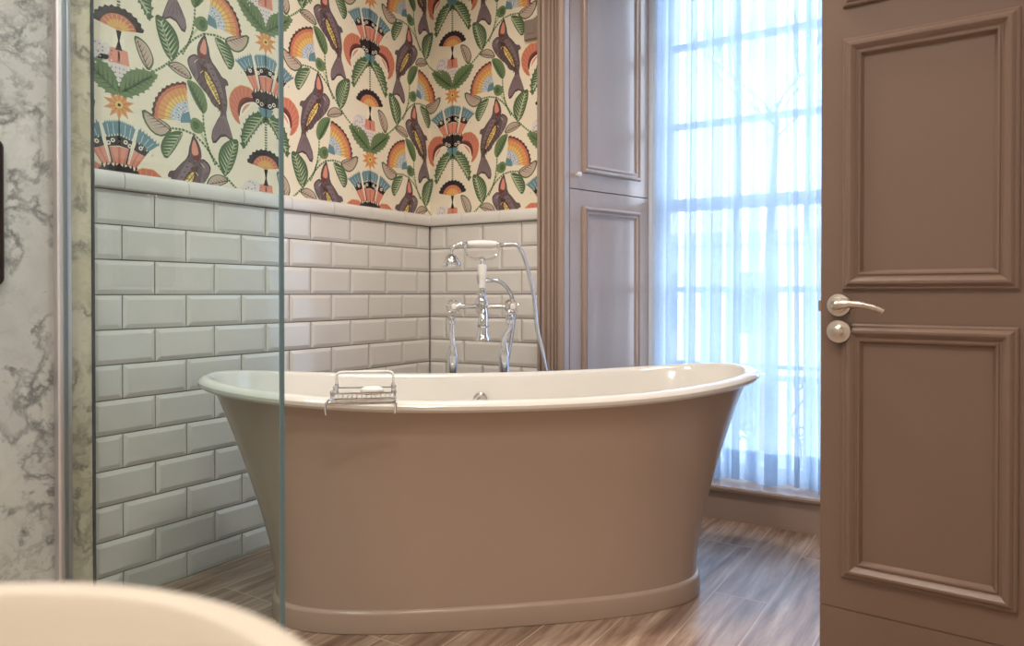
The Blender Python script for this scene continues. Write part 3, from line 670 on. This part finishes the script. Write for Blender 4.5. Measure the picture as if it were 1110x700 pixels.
# ------------------------------------------------------------- bath mixer tap (stands on the floor behind the bath)
def tapmb(): return MB()
def tb(f,name,m,par): f.v=[tuple(tubm@Vector(v)) for v in f.v]; return f.build(name,m,par)
TAP=empty('bath_mixer_tap',tuple(tubm@Vector((.01,.42,0))),AX); tag(TAP,'chrome freestanding bath mixer tap on two upright pipes behind the bath','tap')
Y=.425
for sx in (-1,1):
    x=.0105+sx*.092; xv=.0235+sx*.1035
    f=MB(); f.lathe([(.030,0),(.030,.004),(.020,.010),(.0185,.02),(.0185,.655),(.0195,.66),(.0195,.672),(.0145,.680),(.0145,.69),(.0135,.70)],(x,Y,0),(0,0,1),18); tb(f,'stand_pipe',M['chrome'],TAP)
    f=MB(); P=spline([(x,Y,.698),(x,Y,.715),(x+.003*sx,Y-.003,.735),(xv-.006,Y-.004,.76),(xv-.004,Y,.785),(xv-.004,Y,.80)],6)
    f.tube(P,.0095,12); f.lathe([(.0095,0),(.014,.004),(.015,.016),(.011,.020),(.0145,.024),(.0145,.030),(.010,.036)],(xv-.004,Y,.772),(0,0,1),16); tb(f,'union',M['chrome'],TAP)
    f=MB(); f.lathe([(.014,-.016),(.021,-.012),(.025,0),(.021,.010),(.017,.018),(.019,.024),(.019,.03)],(xv,Y+.005,.838),(0,-1,0),20)
    f.tube([(xv,Y,.838),(.0235,Y,.838)],.0085,12)
    v=tb(f,'valve',M['chrome'],TAP)
    f=MB()
    for k in range(5):
        a=2*PI*k/5+.3; f.tube([(xv,Y-.037,.838),(xv+.020*math.cos(a),Y-.037,.838+.020*math.sin(a))],[.0045,.0035],8)
        f.lathe([(.001,-.005),(.005,-.003),(.006,0),(.005,.003),(.001,.005)],(xv+.023*math.cos(a),Y-.037,.838+.023*math.sin(a)),(math.cos(a),0,math.sin(a)),8)
    f.lathe([(.012,0),(.013,.012),(.010,.018)],(xv,Y-.024,.838),(0,-1,0),14)
    h=tb(f,'cross_handle',M['chrome'],v)
    f=MB(); f.lathe([(.0095,0),(.0105,.003),(.009,.006),(.003,.0075)],(xv,Y-.042,.838),(0,-1,0),14); tag(tb(f,'index_button',M['porcelain'],v),'round white porcelain button')
XC=.0235
f=MB(); f.lathe([(.012,-.034),(.017,-.03),(.022,-.018),(.024,0),(.022,.016),(.017,.028),(.013,.034),(.017,.040),(.017,.048),(.012,.054),(.012,.062)],(XC,Y,.84),(0,0,1),20); tb(f,'mixer_body',M['chrome'],TAP)
f=MB(); P=spline([(XC,Y-.01,.835),(XC,Y-.04,.832),(XC-.004,Y-.07,.818),(XC-.007,Y-.085,.79),(XC-.009,Y-.09,.765),(XC-.010,Y-.092,.742),(XC-.010,Y-.093,.722)],5)
n=len(P); f.tube(P,[.015]*5+[.0165]*(n-15)+[.017,.0175,.018,.0185,.019,.0205,.022,.0235,.0245,.025],18)
f.lathe([(.018,-.005),(.0225,0),(.018,.005)],(XC-.008,Y-.088,.772),(0,0,1),18)
tb(f,'spout',M['chrome'],TAP)
f=MB(); f.lathe([(.011,0),(.0145,.003),(.0135,.02),(.0150,.05),(.0175,.078),(.016,.084),(.008,.087)],(XC,Y,.900),(0,0,1),18); tag(tb(f,'porcelain_column',M['porcelain'],TAP),'white porcelain column')
f=MB(); f.lathe([(.007,.984),(.007,1.0),(.011,1.003),(.011,1.008),(.006,1.012)],(XC,Y,0),(0,0,1),14)
for sg in (-1,1):
    f.tube(spline([(XC,Y,1.006),(XC+sg*.030,Y,1.006),(XC+sg*.050,Y,1.018),(XC+sg*.058,Y,1.036),(XC+sg*.060,Y-.002,1.050)]),.0042,8)
    f.tube(spline([(XC+sg*.060,Y-.014,1.058),(XC+sg*.060,Y-.012,1.047),(XC+sg*.060,Y,1.0435),(XC+sg*.060,Y+.012,1.047),(XC+sg*.060,Y+.014,1.058)]),.0036,8)
tb(f,'cradle',M['chrome'],TAP)
f=MB(); f.tube(spline([(XC-.012,Y-.004,.905),(XC-.018,Y-.010,.925),(XC-.017,Y-.012,.945)]),.003,8); f.lathe([(.0001,-.004),(.0045,0),(.0001,.004)],(XC-.017,Y-.012,.946),(0,0,1),8); tb(f,'diverter_lever',M['chrome'],TAP)
f=MB(); f.lathe([(.007,0),(.0085,.004),(.0085,.014),(.006,.018)],(XC+.013,Y,.93),(1,0,0),12); f.tube([(XC+.008,Y,.93),(XC+.016,Y,.93)],.006); tb(f,'hose_outlet',M['chrome'],TAP)
# handset lying in the cradle
HS=empty('shower_handset',tuple(tubm@Vector((XC,Y,1.055))),AX); tag(HS,'white-handled chrome shower handset lying across the tap cradle','shower handset')
zh=1.0575
f=MB(); f.lathe([(.0085,-.052),(.0125,-.047),(.0145,-.02),(.0150,0),(.0145,.025),(.0120,.050),(.0085,.054)],(XC,Y,zh),(1,0,0),18); tag(tb(f,'handle',M['porcelain'],HS),'white porcelain handle')
f=MB(); P=spline([(XC-.050,Y,zh),(XC-.078,Y,zh+.001),(XC-.096,Y,zh-.006),(XC-.107,Y,zh-.022),(XC-.110,Y,zh-.036)],5); f.tube(P,.0062,12)
f.lathe([(.009,0),(.011,.003),(.009,.007)],(XC-.06,Y,zh),(1,0,0),12); f.lathe([(.008,0),(.010,.003),(.008,.006)],(XC-.072,Y,zh),(1,0,0),12); tb(f,'neck',M['chrome'],HS)
f=MB(); f.lathe([(.007,0),(.012,-.004),(.021,-.012),(.027,-.022),(.0285,-.028),(.034,-.031),(.035,-.042),(.033,-.045),(.028,-.046),(.027,-.043),(.004,-.041)],(XC-.110,Y,zh-.034),(-.04,0,1),24); tb(f,'spray_head',M['chrome'],HS)
f=MB(); f.lathe([(.0085,0),(.0095,.006),(.0065,.012),(.0065,.030)],(XC+.052,Y,zh),(1,0,0),14); tb(f,'ferrule',M['chrome'],HS)
f=MB(); u=lambda x:(x-555)*.003282+.1269
P=spline([(XC+.080,Y,zh),(XC+.115,Y,zh+.001),(XC+.140,Y,zh-.018),(XC+.165,Y,.97),(XC+.190,Y+.01,.87),(XC+.203,Y+.02,.76),(XC+.228,Y+.02,.65),(XC+.24,Y+.02,.54),(XC+.225,Y+.02,.42),(XC+.17,Y+.02,.36),(XC+.11,Y+.02,.42),(XC+.092,Y+.02,.52),(XC+.090,Y+.02,.61),(XC+.105,Y+.02,.70),(XC+.120,Y+.022,.80),(XC+.118,Y+.020,.835),(XC+.105,Y+.012,.88),(XC+.080,Y+.004,.915),(XC+.050,Y,.929),(XC+.028,Y,.930)],12)
RR=[.0068+(.0009 if i%2 else 0) for i in range(len(P))]
f.tube(P,RR,10); tag(tb(f,'hose',M['hose'],HS),'ribbed silver hose looping down behind the bath')

# ------------------------------------------------------------- soap rack on the front rim
RK=empty('soap_rack',tuple(tubm@Vector((-.375,-.30,.61))),AX); tag(RK,'small chrome wire soap rack hooked over the front rim of the bath','soap rack')
def rb(f,n,m): return tb(f,n,m,RK)
zr=.6225
f=MB(); r=.0028
def bar(f,*P,r=r): f.tube([Vector(p) for p in P],r,8)
x0,x1,y0,y1=-.442,-.288,-.318,-.222
bar(f,(x0,y0,zr),(x1,y0,zr)); bar(f,(x0,y1,zr),(x1,y1,zr)); bar(f,(x0,y0,zr),(x0,y1,zr)); bar(f,(x1,y0,zr),(x1,y1,zr))
for k in range(1,13): x=x0+(x1-x0)*k/13; bar(f,(x,y0,zr-.001),(x,y1,zr-.001),r=.0017)
bar(f,(x0,y0,zr+.014),(x1,y0,zr+.014),r=.002); bar(f,(x0,y1,zr+.016),(x1,y1,zr+.016),r=.002); bar(f,(x0,y0,zr+.014),(x0,y1,zr+.016),r=.002); bar(f,(x1,y0,zr+.014),(x1,y1,zr+.016),r=.002)
for x in (x0,x1):
    for y in (y0,y1): f.lathe([(.003,-.004),(.005,-.001),(.0035,.004),(.0035,.012),(.0052,.016),(.0045,.020),(.001,.022)],(x,y,zr),(0,0,1),10)
rb(f,'basket',M['chrome'])
f=MB()
P=[(x0+.006,y0,zr),(x0-.006,-.345,zr+.001),(x0-.012,-.3545,zr-.012),(x0-.010,-.357,zr-.032)]
f.tube(spline(P),.003,8); P=[(x1-.006,y0,zr),(x1-.000,-.345,zr+.001),(x1+.002,-.3545,zr-.012),(x1+.0,-.357,zr-.032)]; f.tube(spline(P),.003,8)
f.tube([(x0-.010,-.3535,zr-.006),(x1+.002,-.3535,zr-.006)],.0032,8)
rb(f,'rim_hook',M['chrome'])
f=MB()
hx0,hx1=-.436,-.292
f.tube(spline([(hx0,y1,zr+.022),(hx0,y1,zr+.048),(hx0+.005,y1,zr+.055),(hx0+.012,y1,zr+.057)],4)+[Vector((hx1-.012,y1,zr+.057))]+spline([(hx1-.005,y1,zr+.055),(hx1,y1,zr+.048),(hx1,y1,zr+.022)],4),.0036,10)
tag(rb(f,'hoop_rail',M['porcelain']),'white hoop rail')
for x in (hx0,hx1):
    f=MB(); f.lathe([(.005,0),(.0065,.006),(.0045,.012),(.0062,.018),(.0058,.026),(.003,.028)],(x,y1,zr),(0,0,1),12)
    rb(f,'rail_collar',M['chrome'])
f=MB(); L=[]
for k in range(9):
    a=PI*k/8-PI/2; L.append([(-.345+.030*max(math.cos(a),.03)**.6*math.cos(t),-.268+.021*max(math.cos(a),.03)**.6*math.sin(t),zr+.014+.0115*math.sin(a)) for t in [2*PI*i/20 for i in range(20)]])
f.loops(L,cap0=True,cap1=True); f.v=[tuple(tubm@Vector(v)) for v in f.v]; so=f.build('soap',M['porcelain']); tag(so,'small white soap bar lying in the wire rack','soap')

# ------------------------------------------------------------- shower screen
SS=empty('shower_screen',(.45,-1.588,0)); tag(SS,'clear green-tinted glass shower screen fixed to the marble wall','shower screen')
f=MB(); f.box(.018,.8865,-1.594,-1.583,.006,2.10); f.build('glass_pane',M['shower_glass'],SS)
f=MB(); f.box(.8865,.8895,-1.594,-1.583,.006,2.10); tag(f.build('glass_edge',M['glass_edge'],SS),'dark teal polished glass edge')
f=MB(); pr=[(.016,-1.606),(.036,-1.606),(.040,-1.602),(.040,-1.5945),(.022,-1.5945),(.022,-1.5815),(.040,-1.5815),(.040,-1.578),(.036,-1.570),(.016,-1.570)]
f.loops([[(x,y,z) for x,y in pr] for z in (.0,2.10)],0,False,True,True,True); tag(f.build('wall_channel',M['alu'],SS),'upright aluminium wall channel')

# dark framed fitting at the left edge on the marble
f=MB(); zc=1.086; L=[]
def rrect(hy,hz,r,x,yc):
    out=[]
    for q,(sy,sz) in enumerate(((1,1),(-1,1),(-1,-1),(1,-1))):
        for k in range(5):
            a=PI/2*q+PI/2*k/4; out.append((x,yc+sy*(hy-r)+r*math.cos(a),zc+sz*(hz-r)+r*math.sin(a)))
    return out
yc=-1.7275-.10
f.loops([rrect(.10,.183,.02,.016,yc),rrect(.10,.183,.02,.026,yc),rrect(.096,.179,.018,.030,yc)],0,False,True,False,True)
FT=f.build('shower_control_panel',M['bronze']); tag(FT,'dark rounded panel fixed to the marble wall at the left edge','control panel')
for dz in (-.09,.06):
    g=MB(); g.lathe([(.028,0),(.030,.006),(.028,.03),(.02,.036)],(.030,yc,zc+dz),(1,0,0),20)
    tag(g.build('control_knob',M['chrome'],FT),'round chrome control knob')

# ------------------------------------------------------------- washbasin near the viewer
BX,BY,BZ=1.754,-2.588,.712
WBN=empty('washbasin',(BX,BY,0)); tag(WBN,'round cream washbasin rim, blurred close to the viewer','washbasin')
f=MB(); f.lathe([(.10,.55),(.15,.575),(.20,.62),(.224,.665),(.232,.695),(.234,.704),(.231,.711),(.224,.7135),(.214,.711),(.207,.702),(.195,.67),(.165,.63),(.11,.605),(.03,.598)],(BX,BY,0),(0,0,1),96); f.build('bowl',M['ceramic'],WBN)
f=MB(); f.lathe([(.13,0),(.13,.02),(.095,.06),(.085,.3),(.10,.55),(.10,.556)],(BX,BY,0),(0,0,1),32); f.build('pedestal',M['ceramic'],WBN)
f=MB(); f.lathe([(.022,0),(.022,.003),(.008,.005)],(BX,BY,.5985),(0,0,1),16); f.build('drain',M['chrome'],WBN)

# ------------------------------------------------------------- ceiling lights
def downlight(x,y,w,lab):
    e=empty('ceiling_light',(x,y,H)); tag(e,lab,'ceiling light','recessed ceiling lights')
    f=MB(); f.lathe([(.045,-.001),(.045,-.006),(.036,-.008),(.034,-.002)],(x,y,H),(0,0,1),24); f.build('trim_ring',M['white_paint'],e)
    f=MB(); f.lathe([(.033,-.0022),(.033,-.003)],(x,y,H),(0,0,1),20); f.build('lamp',emit('lamp_glow',(1,.8,.58),8),e)
    l=bpy.data.lights.new('downlight','SPOT'); l.energy=w; l.color=(1,.895,.80); l.spot_size=math.radians(150); l.spot_blend=.9; l.shadow_soft_size=.12
    o=bpy.data.objects.new('downlight',l); C.objects.link(o); o.location=(x,y,H-.02)
for i,(x,y,w) in enumerate(LIGHTS): downlight(x,y,w,('recessed ceiling light above the bath','recessed ceiling light above the shower','recessed ceiling light above the washbasin','recessed ceiling light near the right wall','recessed ceiling light at the back of the room')[i%5])

# daylight
wd=bpy.data.worlds.new('World'); bpy.context.scene.world=wd; wd.use_nodes=True; nt=wd.node_tree
bg=nt.nodes['Background']; tc=nt.nodes.new('ShaderNodeTexCoord'); sp=nt.nodes.new('ShaderNodeSeparateXYZ'); nt.links.new(tc.outputs['Generated'],sp.inputs[0])
r=ramp(nt,[(.0,(.62,.72,.88,1)),(.25,(.68,.82,1,1)),(1,(.42,.64,1,1))]); nt.links.new(sp.outputs['Z'],r.inputs[0]); nt.links.new(r.outputs[0],bg.inputs[0])
bg.inputs[1].default_value=SKY
pl=bpy.data.lights.new('window_portal','AREA'); pl.shape='RECTANGLE'; pl.size=1.1; pl.size_y=2.45; pl.cycles.is_portal=True
po=bpy.data.objects.new('window_portal',pl); C.objects.link(po); po.location=(1.36,.64,1.30); po.rotation_euler=(math.radians(-90),0,0)

# ------------------------------------------------------------- camera
cd=bpy.data.cameras.new('camera'); cam=bpy.data.objects.new('camera',cd); C.objects.link(cam)
cam.location=(2.103,-2.622,.885); cam.rotation_euler=(math.radians(90-.5),0,math.radians(32.42))
cd.sensor_width=36; cd.lens=807/1110*36; cd.shift_y=-(32.5-7.04)/1110; cd.clip_start=.02
cd.dof.use_dof=True; cd.dof.focus_distance=2.3; cd.dof.aperture_fstop=3.8
sc=bpy.context.scene; sc.camera=cam
sc.view_settings.view_transform='Standard'; sc.view_settings.look='None'; sc.view_settings.gamma=1; sc.view_settings.use_curve_mapping=False
sc.view_settings.exposure=EXPO
sc.cycles.max_bounces=10; sc.cycles.transparent_max_bounces=24; sc.cycles.caustics_reflective=False; sc.cycles.caustics_refractive=False
sc.cycles.sample_clamp_indirect=6
